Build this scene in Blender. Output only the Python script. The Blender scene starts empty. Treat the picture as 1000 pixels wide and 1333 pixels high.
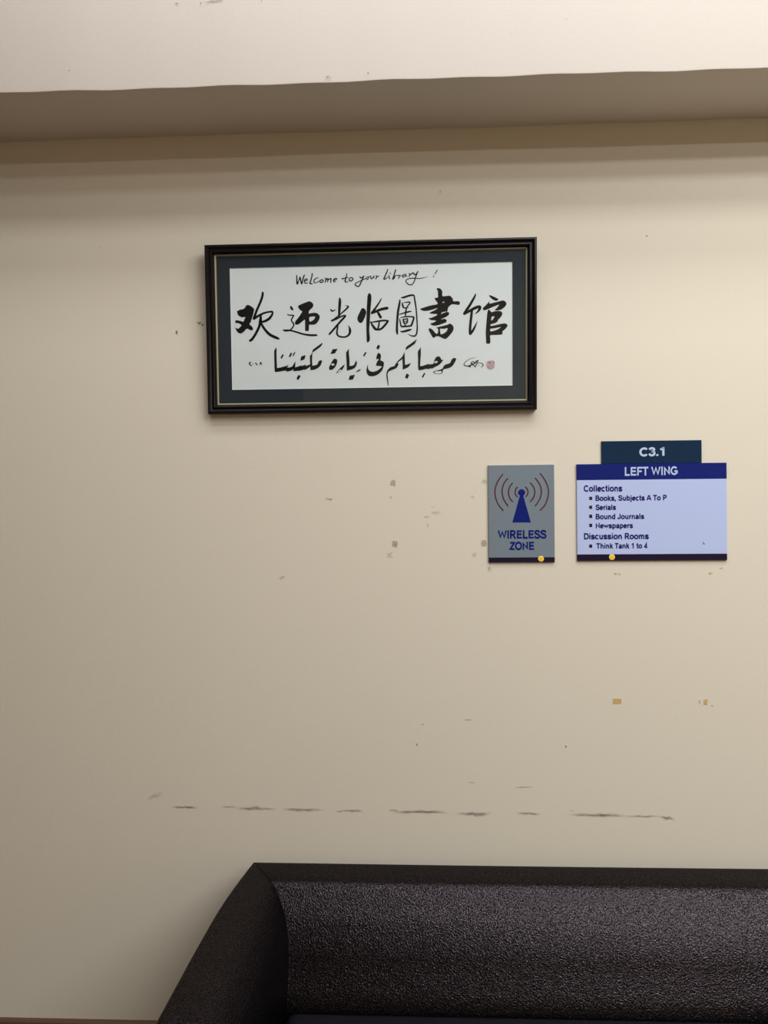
import bpy, math, random
from mathutils import Vector
from mathutils.geometry import tessellate_polygon

random.seed(7)
S = bpy.context.scene
COL = S.collection

# ------------------------------------------------------------------ camera, light, exposure
YAW, PITCH, ROLL = 0.0447075, -0.004288, -0.008661
DIST, EYE = 2.2, 1.57                     # camera to wall, eye height
FOC = 1000.0                              # focal length in pixels of the 1000 x 1333 frame
_cy, _sy, _cp, _sp, _cr, _sr = math.cos(YAW), math.sin(YAW), math.cos(PITCH), math.sin(PITCH), math.cos(ROLL), math.sin(ROLL)
FWD = Vector((-_sy*_cp, _cy*_cp, _sp))
_r0 = Vector((_cy, _sy, 0)); _u0 = _r0.cross(FWD)
RGT = _r0*_cr + _u0*_sr
UPV = _u0*_cr - _r0*_sr
CAM = Vector((0, -DIST, EYE))
cam_data = bpy.data.cameras.new('camera')
cam = bpy.data.objects.new('camera', cam_data); COL.objects.link(cam)
cam_data.sensor_fit = 'VERTICAL'; cam_data.sensor_height = 36.0
cam_data.lens = 36.0*FOC/1333.0
cam_data.clip_start = 0.02
from mathutils import Matrix
cam.matrix_world = Matrix(((RGT.x, UPV.x, -FWD.x, CAM.x), (RGT.y, UPV.y, -FWD.y, CAM.y), (RGT.z, UPV.z, -FWD.z, CAM.z), (0, 0, 0, 1)))
S.camera = cam

S.view_settings.view_transform = 'Standard'
S.view_settings.look = 'None'
S.view_settings.gamma = 1.0
S.view_settings.use_curve_mapping = False
S.view_settings.exposure = 0.0

world = bpy.data.worlds.new('world'); S.world = world; world.use_nodes = True
world.node_tree.nodes['Background'].inputs[0].default_value = (0.55, 0.6, 0.7, 1)
world.node_tree.nodes['Background'].inputs[1].default_value = 0.05

def area(name, loc, size, size_y, power, color, rot=(0, 0, 0)):
    l = bpy.data.lights.new(name, 'AREA'); l.shape = 'RECTANGLE'; l.size = size; l.size_y = size_y
    l.energy = power; l.color = color
    o = bpy.data.objects.new(name, l); COL.objects.link(o); o.location = loc; o.rotation_euler = rot
    return o
WHITE = (0.985, 1.0, 1.03)
for ly, lx, lw, power in ((-0.85, 0.3, 3.2, 25), (-1.35, 0.6, 3.4, 26), (-2.0, 2.3, 3.2, 48), (-2.8, 2.6, 3.2, 64), (-4.4, 2.9, 3.2, 104)):   # rows of fluorescent ceiling lamps
    area('ceiling_lamp', (lx, ly, 3.74), lw, 0.3, power, WHITE)

# ------------------------------------------------------------------ helpers
def lin(r, g, b):
    f = lambda c: ((c/255+0.055)/1.055)**2.4 if c > 10 else c/255/12.92
    return (f(r), f(g), f(b), 1.0)

def ray(p):
    return FWD*FOC + RGT*(p[0]-500) + UPV*(666.5-p[1])
def on_y(p, y):                            # where the sight line of a photo point meets a plane y = const
    d = ray(p); return CAM + d*((y+DIST)/d.y)

def mesh(name, verts, faces, mats, parent=None, midx=None, smooth=False, sharp=None):
    me = bpy.data.meshes.new(name); me.from_pydata([tuple(v) for v in verts], [], faces)
    for m in (mats if isinstance(mats, (list, tuple)) else [mats]): me.materials.append(m)
    if midx: me.polygons.foreach_set('material_index', midx)
    if smooth:
        me.polygons.foreach_set('use_smooth', [True]*len(me.polygons))
        if sharp: me.set_sharp_from_angle(angle=math.radians(sharp))
    me.update()
    o = bpy.data.objects.new(name, me); COL.objects.link(o)
    if parent: o.parent = parent
    return o
def empty(name, loc, label, cat):
    o = bpy.data.objects.new(name, None); COL.objects.link(o); o.location = loc
    o['label'] = label; o['category'] = cat; o.empty_display_size = 0.1
    return o
def adopt(o, parent):                      # parent without moving
    o.parent = parent; o.matrix_parent_inverse = Matrix.Translation(-Vector(parent.location))
    return o
def struct(o): o['kind'] = 'structure'; return o

def box(x0, x1, y0, y1, z0, z1):
    v = [(x, y, z) for x in (x0, x1) for y in (y0, y1) for z in (z0, z1)]
    f = [(0,1,3,2),(4,6,7,5),(0,4,5,1),(2,3,7,6),(0,2,6,4),(1,5,7,3)]
    return v, f
class MB:
    def __init__(s): s.v=[]; s.f=[]; s.m=[]
    def add(s, v, f, m=0):
        o=len(s.v); s.v+=[Vector(a) for a in v]; s.f+=[tuple(i+o for i in q) for q in f]; s.m+=[m]*len(f)
    def build(s, name, mats, parent=None, smooth=False, sharp=None):
        return mesh(name, s.v, s.f, mats, parent, s.m, smooth, sharp)
def rbox(x0, x1, y0, y1, z0, z1, r, n=4):
    """rounded box as a grid sphere stretched to a box"""
    vs, fs = [], []
    seg = 4*n+4; rings = []
    lat = [(-math.pi/2+math.pi/2*i/n) for i in range(n+1)] + [(math.pi/2*i/n) for i in range(n+1)]
    for k, a in enumerate(lat):
        zc = z0+r if k <= n else z1-r
        ring = []
        for q in range(4):
            for j in range(n+1):
                t = q*math.pi/2+math.pi/2*j/n
                cx = x1-r if q in (0, 3) else x0+r
                cy = y1-r if q in (0, 1) else y0+r
                ring.append(len(vs)); vs.append((cx+r*math.cos(a)*math.cos(t), cy+r*math.cos(a)*math.sin(t), zc+r*math.sin(a)))
        rings.append(ring)
    for a, b in zip(rings, rings[1:]):
        m = len(a)
        for i in range(m): fs.append((a[i], a[(i+1)%m], b[(i+1)%m], b[i]))
    fs.append(tuple(reversed(rings[0]))); fs.append(tuple(rings[-1]))
    return vs, fs

# ------------------------------------------------------------------ materials
def mat(name, color, rough=0.5, spec=0.5, metal=0.0, bump=None, vary=None, coat=0.0):
    m = bpy.data.materials.new(name); m.use_nodes = True
    nt = m.node_tree; b = nt.nodes['Principled BSDF']
    b.inputs['Base Color'].default_value = color; b.inputs['Roughness'].default_value = rough
    b.inputs['Specular IOR Level'].default_value = spec; b.inputs['Metallic'].default_value = metal
    b.inputs['Coat Weight'].default_value = coat; b.inputs['Coat Roughness'].default_value = 0.03
    tc = nt.nodes.new('ShaderNodeTexCoord')
    if vary:                               # (scale, amount): soft mottling of the paint or cloth itself
        n = nt.nodes.new('ShaderNodeTexNoise'); n.inputs['Scale'].default_value = vary[0]; n.inputs['Detail'].default_value = 4
        mp = nt.nodes.new('ShaderNodeMapRange'); mp.inputs[3].default_value = 1-vary[1]; mp.inputs[4].default_value = 1+vary[1]
        mx = nt.nodes.new('ShaderNodeVectorMath'); mx.operation = 'SCALE'; mx.inputs[0].default_value = color[:3]
        nt.links.new(tc.outputs['Object'], n.inputs['Vector']); nt.links.new(n.outputs['Fac'], mp.inputs[0])
        nt.links.new(mp.outputs[0], mx.inputs['Scale']); nt.links.new(mx.outputs[0], b.inputs['Base Color'])
    if bump:                               # (scale, strength, distance)
        n = nt.nodes.new('ShaderNodeTexNoise'); n.inputs['Scale'].default_value = bump[0]; n.inputs['Detail'].default_value = 3
        bp = nt.nodes.new('ShaderNodeBump'); bp.inputs['Strength'].default_value = bump[1]; bp.inputs['Distance'].default_value = bump[2]
        nt.links.new(tc.outputs['Object'], n.inputs['Vector']); nt.links.new(n.outputs['Fac'], bp.inputs['Height'])
        nt.links.new(bp.outputs[0], b.inputs['Normal'])
    return m

M = {}
SOFA_PEARL = (0.004, 0.054)
SOFA_COL, SOFA_ROUGH, SOFA_SPEC, SOFA_TINT, SOFA_GRAIN, SOFA_BUMP = (0.0016, 0.0016, 0.0020, 1), 0.24, 0.02, (1.0, 0.80, 0.88, 1), 260.0, 1.0
M['wall'] = mat('cream_wall_paint', lin(226, 218, 199), 0.75, 0.25, bump=(140, 0.12, 0.002), vary=(1.6, 0.02))
M['beam'] = mat('beam_paint_light_adjusted', lin(219, 211, 201), 0.8, 0.2, bump=(110, 0.12, 0.002), vary=(2.0, 0.02))  # same paint as the wall, tone shifted for the light on the beam
M['ceil'] = mat('white_ceiling_paint', lin(225, 222, 214), 0.9, 0.1)
M['room'] = mat('room_wall_paint', lin(210, 194, 168), 0.85, 0.1)
M['floor'] = mat('brown_carpet_floor', lin(106, 92, 76), 0.95, 0.1, vary=(30, 0.15))
M['frame'] = mat('black_brown_lacquer', lin(24, 21, 23), 0.24, 0.22)
M['gold'] = mat('dull_gold_fillet', lin(160, 154, 122), 0.5, 0.4, 0.2)
M['matboard'] = mat('charcoal_mat_board', lin(46, 56, 63), 0.85, 0.2, bump=(400, 0.1, 0.0005))
M['bevel'] = mat('white_mat_bevel', lin(225, 226, 222), 0.8, 0.1)
M['paper'] = mat('rice_paper', lin(238, 243, 242), 0.9, 0.1, vary=(14, 0.02))
M['ink'] = mat('black_brush_ink', lin(17, 20, 21), 0.7, 0.15)
M['seal'] = mat('faded_red_seal_ink', lin(224, 206, 208), 0.8, 0.1, vary=(60, 0.06))
M['seal_dark'] = mat('red_seal_ink', lin(206, 158, 166), 0.8, 0.1)
M['steel_panel'] = mat('grey_blue_sign_panel', lin(120, 134, 144), 0.25, 0.5)
M['navy'] = mat('navy_sign_print', lin(4, 28, 112), 0.3, 0.25)
M['maroon'] = mat('maroon_sign_print', lin(92, 20, 36), 0.3, 0.5)
M['strip'] = mat('dark_violet_strip', lin(26, 16, 44), 0.25, 0.25)
M['yellow'] = mat('yellow_dot_sticker', lin(255, 203, 20), 0.5, 0.3)
M['rim'] = mat('pale_yellow_halo_ring', lin(255, 236, 150), 0.4, 0.4)  # bright sharpening halo round the dot, painted as a paler ring
M['lavender'] = mat('pale_lavender_acrylic', lin(188, 202, 242), 0.12, 0.5)
M['header'] = mat('royal_blue_acrylic', lin(10, 30, 112), 0.15, 0.25)
M['teal'] = mat('dark_teal_acrylic', lin(8, 42, 70), 0.15, 0.25)
M['pale_text'] = mat('pale_blue_print', lin(192, 207, 236), 0.3, 0.3)
M['text'] = mat('dark_navy_print', lin(26, 26, 104), 0.3, 0.4)
M['bullet'] = mat('black_bullet_print', lin(24, 14, 40), 0.3, 0.4)
M['foot'] = mat('black_plastic', lin(25, 25, 26), 0.5)
M['scratch'] = mat('grey_scratch', lin(110, 120, 150), 0.5)
M['cushion'] = mat('dark_navy_vinyl', lin(20, 19, 27), 0.5, 0.2, bump=(260, 0.4, 0.0015))
M['shade_wall'] = mat('brown_wood_shade_wall', lin(78, 50, 28), 0.5, vary=(4, 0.15))  # dark brown chosen to dim the light and warm the bounce at left
def stain_mat(name, color, alpha, scale=120.0, floor=0.35):
    """worn or rubbed mark: patchy alpha, fading towards the rim of each mark ('fade' attribute)"""
    m = bpy.data.materials.new(name); m.use_nodes = True; nt = m.node_tree; b = nt.nodes['Principled BSDF']
    b.inputs['Base Color'].default_value = color; b.inputs['Roughness'].default_value = 0.8
    tc = nt.nodes.new('ShaderNodeTexCoord'); n = nt.nodes.new('ShaderNodeTexNoise')
    n.inputs['Scale'].default_value = scale; n.inputs['Detail'].default_value = 4
    mp = nt.nodes.new('ShaderNodeMapRange'); mp.inputs[1].default_value = 0.35; mp.inputs[2].default_value = 0.65
    mp.inputs[3].default_value = floor; mp.inputs[4].default_value = 1.0
    at = nt.nodes.new('ShaderNodeAttribute'); at.attribute_name = 'fade'
    mu = nt.nodes.new('ShaderNodeMath'); mu.operation = 'MULTIPLY'
    m2 = nt.nodes.new('ShaderNodeMath'); m2.operation = 'MULTIPLY'; m2.inputs[1].default_value = alpha
    nt.links.new(tc.outputs['Object'], n.inputs['Vector']); nt.links.new(n.outputs['Fac'], mp.inputs[0])
    nt.links.new(mp.outputs[0], mu.inputs[0]); nt.links.new(at.outputs['Fac'], mu.inputs[1])
    nt.links.new(mu.outputs[0], m2.inputs[0]); nt.links.new(m2.outputs[0], b.inputs['Alpha'])
    return m
M['scuff'] = stain_mat('dark_rub_mark', lin(104, 97, 84), 0.5, 60, 0.5)
M['tape'] = stain_mat('old_tape_residue', lin(168, 148, 108), 0.55, 260, 0.5)
M['ochre'] = stain_mat('ochre_paper_scrap', lin(216, 182, 116), 0.92, 200, 0.8)
M['ink_mark'] = stain_mat('grey_pencil_mark', lin(70, 70, 78), 0.7, 300)
def glass_mat():
    m = bpy.data.materials.new('picture_glass'); m.use_nodes = True; nt = m.node_tree
    for n in list(nt.nodes): nt.nodes.remove(n)
    out = nt.nodes.new('ShaderNodeOutputMaterial'); mix = nt.nodes.new('ShaderNodeMixShader')
    fr = nt.nodes.new('ShaderNodeFresnel'); geo = nt.nodes.new('ShaderNodeNewGeometry'); mr = nt.nodes.new('ShaderNodeMapRange'); mr.inputs[3].default_value = 1.45; mr.inputs[4].default_value = 1/1.45
    nt.links.new(geo.outputs['Backfacing'], mr.inputs[0]); nt.links.new(mr.outputs[0], fr.inputs['IOR'])   # same index seen from either face of the pane
    tr = nt.nodes.new('ShaderNodeBsdfTransparent'); gl = nt.nodes.new('ShaderNodeBsdfGlossy')
    tr.inputs[0].default_value = (0.97, 0.98, 0.98, 1); gl.inputs['Roughness'].default_value = 0.02
    nt.links.new(fr.outputs[0], mix.inputs[0]); nt.links.new(tr.outputs[0], mix.inputs[1]); nt.links.new(gl.outputs[0], mix.inputs[2])
    nt.links.new(mix.outputs[0], out.inputs[0]); return m
M['glass'] = glass_mat()
def leather_mat():
    m = bpy.data.materials.new('dark_grained_vinyl'); m.use_nodes = True; nt = m.node_tree; b = nt.nodes['Principled BSDF']
    b.inputs['Base Color'].default_value = SOFA_COL; b.inputs['Roughness'].default_value = SOFA_ROUGH
    b.inputs['Specular IOR Level'].default_value = SOFA_SPEC
    tc = nt.nodes.new('ShaderNodeTexCoord'); v = nt.nodes.new('ShaderNodeTexVoronoi'); v.inputs['Scale'].default_value = SOFA_GRAIN
    v.feature = 'SMOOTH_F1'
    n = nt.nodes.new('ShaderNodeTexNoise'); n.inputs['Scale'].default_value = SOFA_GRAIN*1.3; n.inputs['Detail'].default_value = 2
    ad = nt.nodes.new('ShaderNodeMath'); ad.operation = 'ADD'
    bp = nt.nodes.new('ShaderNodeBump'); bp.inputs['Strength'].default_value = SOFA_BUMP; bp.inputs['Distance'].default_value = 0.0010
    nt.links.new(tc.outputs['Object'], v.inputs['Vector']); nt.links.new(tc.outputs['Object'], n.inputs['Vector'])
    nt.links.new(v.outputs['Distance'], ad.inputs[0]); nt.links.new(n.outputs['Fac'], ad.inputs[1])
    nt.links.new(ad.outputs[0], bp.inputs['Height']); nt.links.new(bp.outputs[0], b.inputs['Normal'])
    gl = nt.nodes.new('ShaderNodeBsdfGlossy'); gl.inputs['Color'].default_value = SOFA_TINT; gl.inputs['Roughness'].default_value = SOFA_ROUGH
    mx = nt.nodes.new('ShaderNodeMixShader'); pn = nt.nodes.new('ShaderNodeTexNoise'); pn.inputs['Scale'].default_value = 420.0; pn.inputs['Detail'].default_value = 1.0
    pr = nt.nodes.new('ShaderNodeMapRange'); pr.inputs[1].default_value = 0.42; pr.inputs[2].default_value = 0.66
    pr.inputs[3].default_value, pr.inputs[4].default_value = SOFA_PEARL
    nt.links.new(tc.outputs['Object'], pn.inputs['Vector']); nt.links.new(pn.outputs['Fac'], pr.inputs[0]); nt.links.new(pr.outputs[0], mx.inputs[0])     # pearly purple sheen of the grained vinyl
    nt.links.new(bp.outputs[0], gl.inputs['Normal']); nt.links.new(b.outputs[0], mx.inputs[1]); nt.links.new(gl.outputs[0], mx.inputs[2])
    nt.links.new(mx.outputs[0], nt.nodes['Material Output'].inputs[0])
    return m
M['leather'] = leather_mat()
M['wood'] = mat('brown_skirting_wood', lin(92, 66, 48), 0.5, vary=(9, 0.25))

# ------------------------------------------------------------------ the room
ROOM_L, ROOM_R, ROOM_N, CEIL = -1.36, 5.2, -7.0, 3.8
SOFFIT, BEAM_Y = 2.653, -0.254

def smooth_loop(pts, k=3, closed=True):
    out = []; n = len(pts)
    rng = range(n if closed else n-1)
    for i in rng:
        if closed: a, b, c, d = pts[i-1], pts[i], pts[(i+1) % n], pts[(i+2) % n]
        else: a, b, c, d = pts[max(i-1, 0)], pts[i], pts[i+1], pts[min(i+2, n-1)]
        for j in range(k):
            t = j/k
            out.append(tuple(0.5*(2*b[q]+(c[q]-a[q])*t+(2*a[q]-5*b[q]+4*c[q]-d[q])*t*t+(3*b[q]-a[q]-3*c[q]+d[q])*t**3) for q in range(len(b))))
    if not closed: out.append(tuple(pts[-1]))
    return out

def patch(mb, fades, pts, y, m, rim=0.35):
    """a worn mark lying on a wall: rim points faded, inner ring full"""
    P = [on_y(p, y) for p in pts]; c = sum(P, Vector())/len(P)
    inner = [c+(p-c)*(1-rim) for p in P]; n = len(P); o = len(mb.v)
    mb.add(P+inner+[c], [(i, (i+1) % n, n+(i+1) % n, n+i) for i in range(n)] + [(n+i, n+(i+1) % n, 2*n) for i in range(n)], m)
    fades += [0.0]*n+[1.0]*(n+1)
def rect_mark(cx, cy, w, h, jit=0.12, n=4):
    pts = []
    for (ax, ay, bx, by) in ((-1,-1,1,-1), (1,-1,1,1), (1,1,-1,1), (-1,1,-1,-1)):
        for j in range(n):
            t = j/n
            pts.append((cx+w/2*(ax+(bx-ax)*t)+random.uniform(-jit, jit)*w, cy+h/2*(ay+(by-ay)*t)+random.uniform(-jit, jit)*h))
    return pts
def streak_mark(x0, y0, x1, y1, th, n=9):
    up, dn = [], []
    for j in range(n+1):
        t = j/n; w = th/2*(math.sin(math.pi*(0.06+0.88*t))**0.5)*random.uniform(0.65, 1.15)
        x = x0+(x1-x0)*t; yy = y0+(y1-y0)*t+random.uniform(-0.25, 0.25)*th
        up.append((x, yy-w)); dn.append((x, yy+w))
    return up+dn[::-1]

# back wall with the marks people and posters left on it
wb = MB(); fades = []
v, f = box(ROOM_L, ROOM_R, 0, 0.15, 0, CEIL); wb.add(v, f, 0); fades += [1.0]*8
YW = -0.0005
for s in [(222,1051.4,259,1050.8,3.4),(288,1050.6,308,1050.6,1.6),(304,1052.2,361,1052.9,4),(367,1053.6,424,1054.2,3.8),(437,1056.6,446,1056,1.8),
          (443,1055.4,473,1055.2,3.2),(505,1054.8,519,1055,1.8),(508,1057,586,1057.3,3.6),(593,1058.8,641,1059.8,4.6),(671,1058.2,705,1059.8,2.8),
          (739,1060,816,1061.7,3.9),(812,1062.4,862,1062.8,2.4),(858,1062.6,880,1066.8,4.2)]:
    patch(wb, fades, streak_mark(*s[:4], s[4]*1.35), YW, 1, 0.6)
patch(wb, fades, streak_mark(190,1040,213,1032,9), YW, 5, 0.7)
for s in [(669,1024.9,696,1024.6,1.2),(609,1018.4,619,1019,1),(747,1054.6,742,1055.6,1.2)]:
    patch(wb, fades, streak_mark(*s), YW, 4, 0.5)
for r in [(512,629,7.5,8),(514.2,708.3,7,8),(630.4,707.4,7,9.5)]: patch(wb, fades, rect_mark(*r), YW, 2, 0.2)
for r in [(507,722.4,7,7,0.3),(617,722.4,7,7,0.3),(630.4,626.6,6,6,0.35),(509,647,4,4,0.4),(615,647,5,4,0.4),(568,668,10,5,0.4),(563,660,6,2,0.3),(557,684,3,6,0.4),
          (555.5,673,6,3,0.3),(428,650,8,5,0.45),(637,741,4,5,0.5),(367,752,6,4,0.5)]: patch(wb, fades, rect_mark(*r), YW, 5, 0.4)
patch(wb, fades, rect_mark(803.4,913,11.6,7.2,0.05), YW, 3, 0.08)
patch(wb, fades, rect_mark(918.6,914.2,5,7.4,0.07), YW, 3, 0.1)
patch(wb, fades, rect_mark(911,913.8,1.6,5,0.1), YW, 3, 0.2)
for r in [(801.6,747,6,3.6,0.25),(806.6,747.5,2.4,2.4,0.3),(925,746.5,6,3,0.3),(939,740,4,2,0.3)]: patch(wb, fades, rect_mark(*r), YW, 6, 0.3)
for r in [(230,433,2.4,6,0.2),(260,420.7,5,4,0.3),(263.8,422.8,3,3,0.3),(842,307,2.2,2.2,0.1),(543,969,2.6,2.6,0.2),(737,972,2.6,2.6,0.2),(915.4,707.5,0.1,0.1,0.1),(927,919,1.8,1.8,0.2),(573,250,1,5,0.2),
          (609,937,9,0.9,0.3),(551,943,4,0.8,0.3),(130,322,1.4,1.4,0.2)]: patch(wb, fades, rect_mark(*r), YW, 4, 0.3)
M['tape_faint'] = stain_mat('faint_tape_residue', lin(150, 132, 96), 0.34, 320, 0.0)
M['ochre_faint'] = stain_mat('faint_ochre_scrap', lin(186, 152, 92), 0.6, 300, 0.1)
wall = struct(wb.build('wall_back', [M['wall'], M['scuff'], M['tape'], M['ochre'], M['ink_mark'], M['tape_faint'], M['ochre_faint']]))
wall.data.attributes.new('fade', 'FLOAT', 'POINT').data.foreach_set('value', fades)

# boxed beam along the top of the wall: slightly wavy plaster edges
bm = MB(); fades = []; NX = 160
wv = lambda x, s: 0.0011*math.sin(x*4.3+s)+0.0007*math.sin(x*13.7+2*s)+0.0007*math.sin(x*31+s*3)
prof = []
for i in range(NX+1):
    x = ROOM_L+(ROOM_R-ROOM_L)*i/NX
    zf = SOFFIT+wv(x, 1.3); zb = SOFFIT+wv(x, 4.0); yf = BEAM_Y+wv(x, 2.2)
    prof += [Vector((x, 0, zb)), Vector((x, yf+0.004, zf)), Vector((x, yf+0.001, zf+0.0012)), Vector((x, yf, zf+0.005)), Vector((x, BEAM_Y, CEIL)), Vector((x, 0, CEIL))]
fc = []
for i in range(NX):
    a, b = i*6, i*6+6
    fc += [(a+k, a+(k+1) % 6, b+(k+1) % 6, b+k) for k in range(6)]
bm.add(prof, fc, 0); fades += [1.0]*len(prof)
for r in [(230,4.2,5,1.4,0.2),(261.4,4,1.6,3,0.2),(427,100,4,3.2,0.25),(430.6,101.5,2,1.6,0.3),(479.4,95,1.4,3.4,0.3),(738,25,1.4,1.4,0.2),(665,44,1.4,1.4,0.2),(340.6,0.8,1.2,3,0.2),(90,91.5,2,2,0.2)]:
    patch(bm, fades, rect_mark(*r), BEAM_Y-0.0026, 1, 0.3)
patch(bm, fades, streak_mark(265,2.8,292,0.4,2.4), BEAM_Y-0.0026, 1, 0.4)
beam = struct(bm.build('trim_1', [M['beam'], M['ink_mark']], smooth=True, sharp=40))
beam.data.attributes.new('fade', 'FLOAT', 'POINT').data.foreach_set('value', fades)

struct(mesh('floor', *box(ROOM_L, ROOM_R, ROOM_N, 0.15, -0.1, 0), M['floor']))
struct(mesh('ceiling', *box(ROOM_L, ROOM_R, ROOM_N, 0.15, CEIL, CEIL+0.1), M['ceil']))
struct(mesh('wall_left', *box(ROOM_L-0.1, ROOM_L, ROOM_N, 0.15, 0, CEIL), M['shade_wall']))  # unseen side wall, set close and dark to shade the left end
struct(mesh('wall_right', *box(ROOM_R, ROOM_R+0.1, ROOM_N, 0.15, 0, CEIL), M['room']))
struct(mesh('wall_front', *box(ROOM_L, ROOM_R, ROOM_N-0.1, ROOM_N, 0, CEIL), M['room']))
sk = MB()
pts = [(0, 0), (-0.014, 0), (-0.014, 0.072), (-0.012, 0.079), (-0.007, 0.0835), (0, 0.0845)]
sk.add([(x, y, z) for x in (ROOM_L, ROOM_R) for (y, z) in pts], [(i, (i+1) % 6, 6+(i+1) % 6, 6+i) for i in range(6)])
struct(sk.build('baseboard_back', M['wood']))

# ------------------------------------------------------------------ flat printing and brush work
def area2(p): return sum(p[i-1][0]*p[i][1]-p[i][0]*p[i-1][1] for i in range(len(p)))/2
def inside(q, p):
    r = False
    for i in range(len(p)):
        a, b = p[i-1], p[i]
        if (a[1] > q[1]) != (b[1] > q[1]) and q[0] < (b[0]-a[0])*(q[1]-a[1])/(b[1]-a[1])+a[0]: r = not r
    return r
def fill(mb, loops, to3d, m=0):
    pts = [p for l in loops for p in l]
    tri = tessellate_polygon([[Vector((p[0], p[1], 0)) for p in l] for l in loops])
    out = []
    for t in tri:
        a, b, c = (pts[i] for i in t)
        cr = (b[0]-a[0])*(c[1]-a[1])-(b[1]-a[1])*(c[0]-a[0])
        out.append(t if cr < 0 else (t[0], t[2], t[1]))
    mb.add([to3d(p) for p in pts], out, m)
def stroke(mb, pts, to3d, m=0, k=4, cap=True):
    """brush or pen stroke: (x, y, half width) along a smooth path"""
    s = smooth_loop(pts, k, False); L, Rr = [], []
    for i, (x, y, w) in enumerate(s):
        a, b = s[max(i-1, 0)], s[min(i+1, len(s)-1)]
        dx, dy = b[0]-a[0], b[1]-a[1]; l = math.hypot(dx, dy) or 1; w = max(w, 0.0)
        L.append((x-dy/l*w, y+dx/l*w)); Rr.append((x+dy/l*w, y-dx/l*w))
    n = len(s)
    mb.add([to3d(p) for p in L+Rr], [(i, n+i, n+i+1, i+1) for i in range(n-1)], m)
    for (x, y, w) in ([s[0], s[-1]] if cap else []) + [tuple(p) for p in pts[1:-1]]:
        mb.add([to3d((x+w*math.cos(t*math.pi/5), y+w*math.sin(t*math.pi/5))) for t in range(10)], [tuple(range(9, -1, -1))], m)

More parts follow.
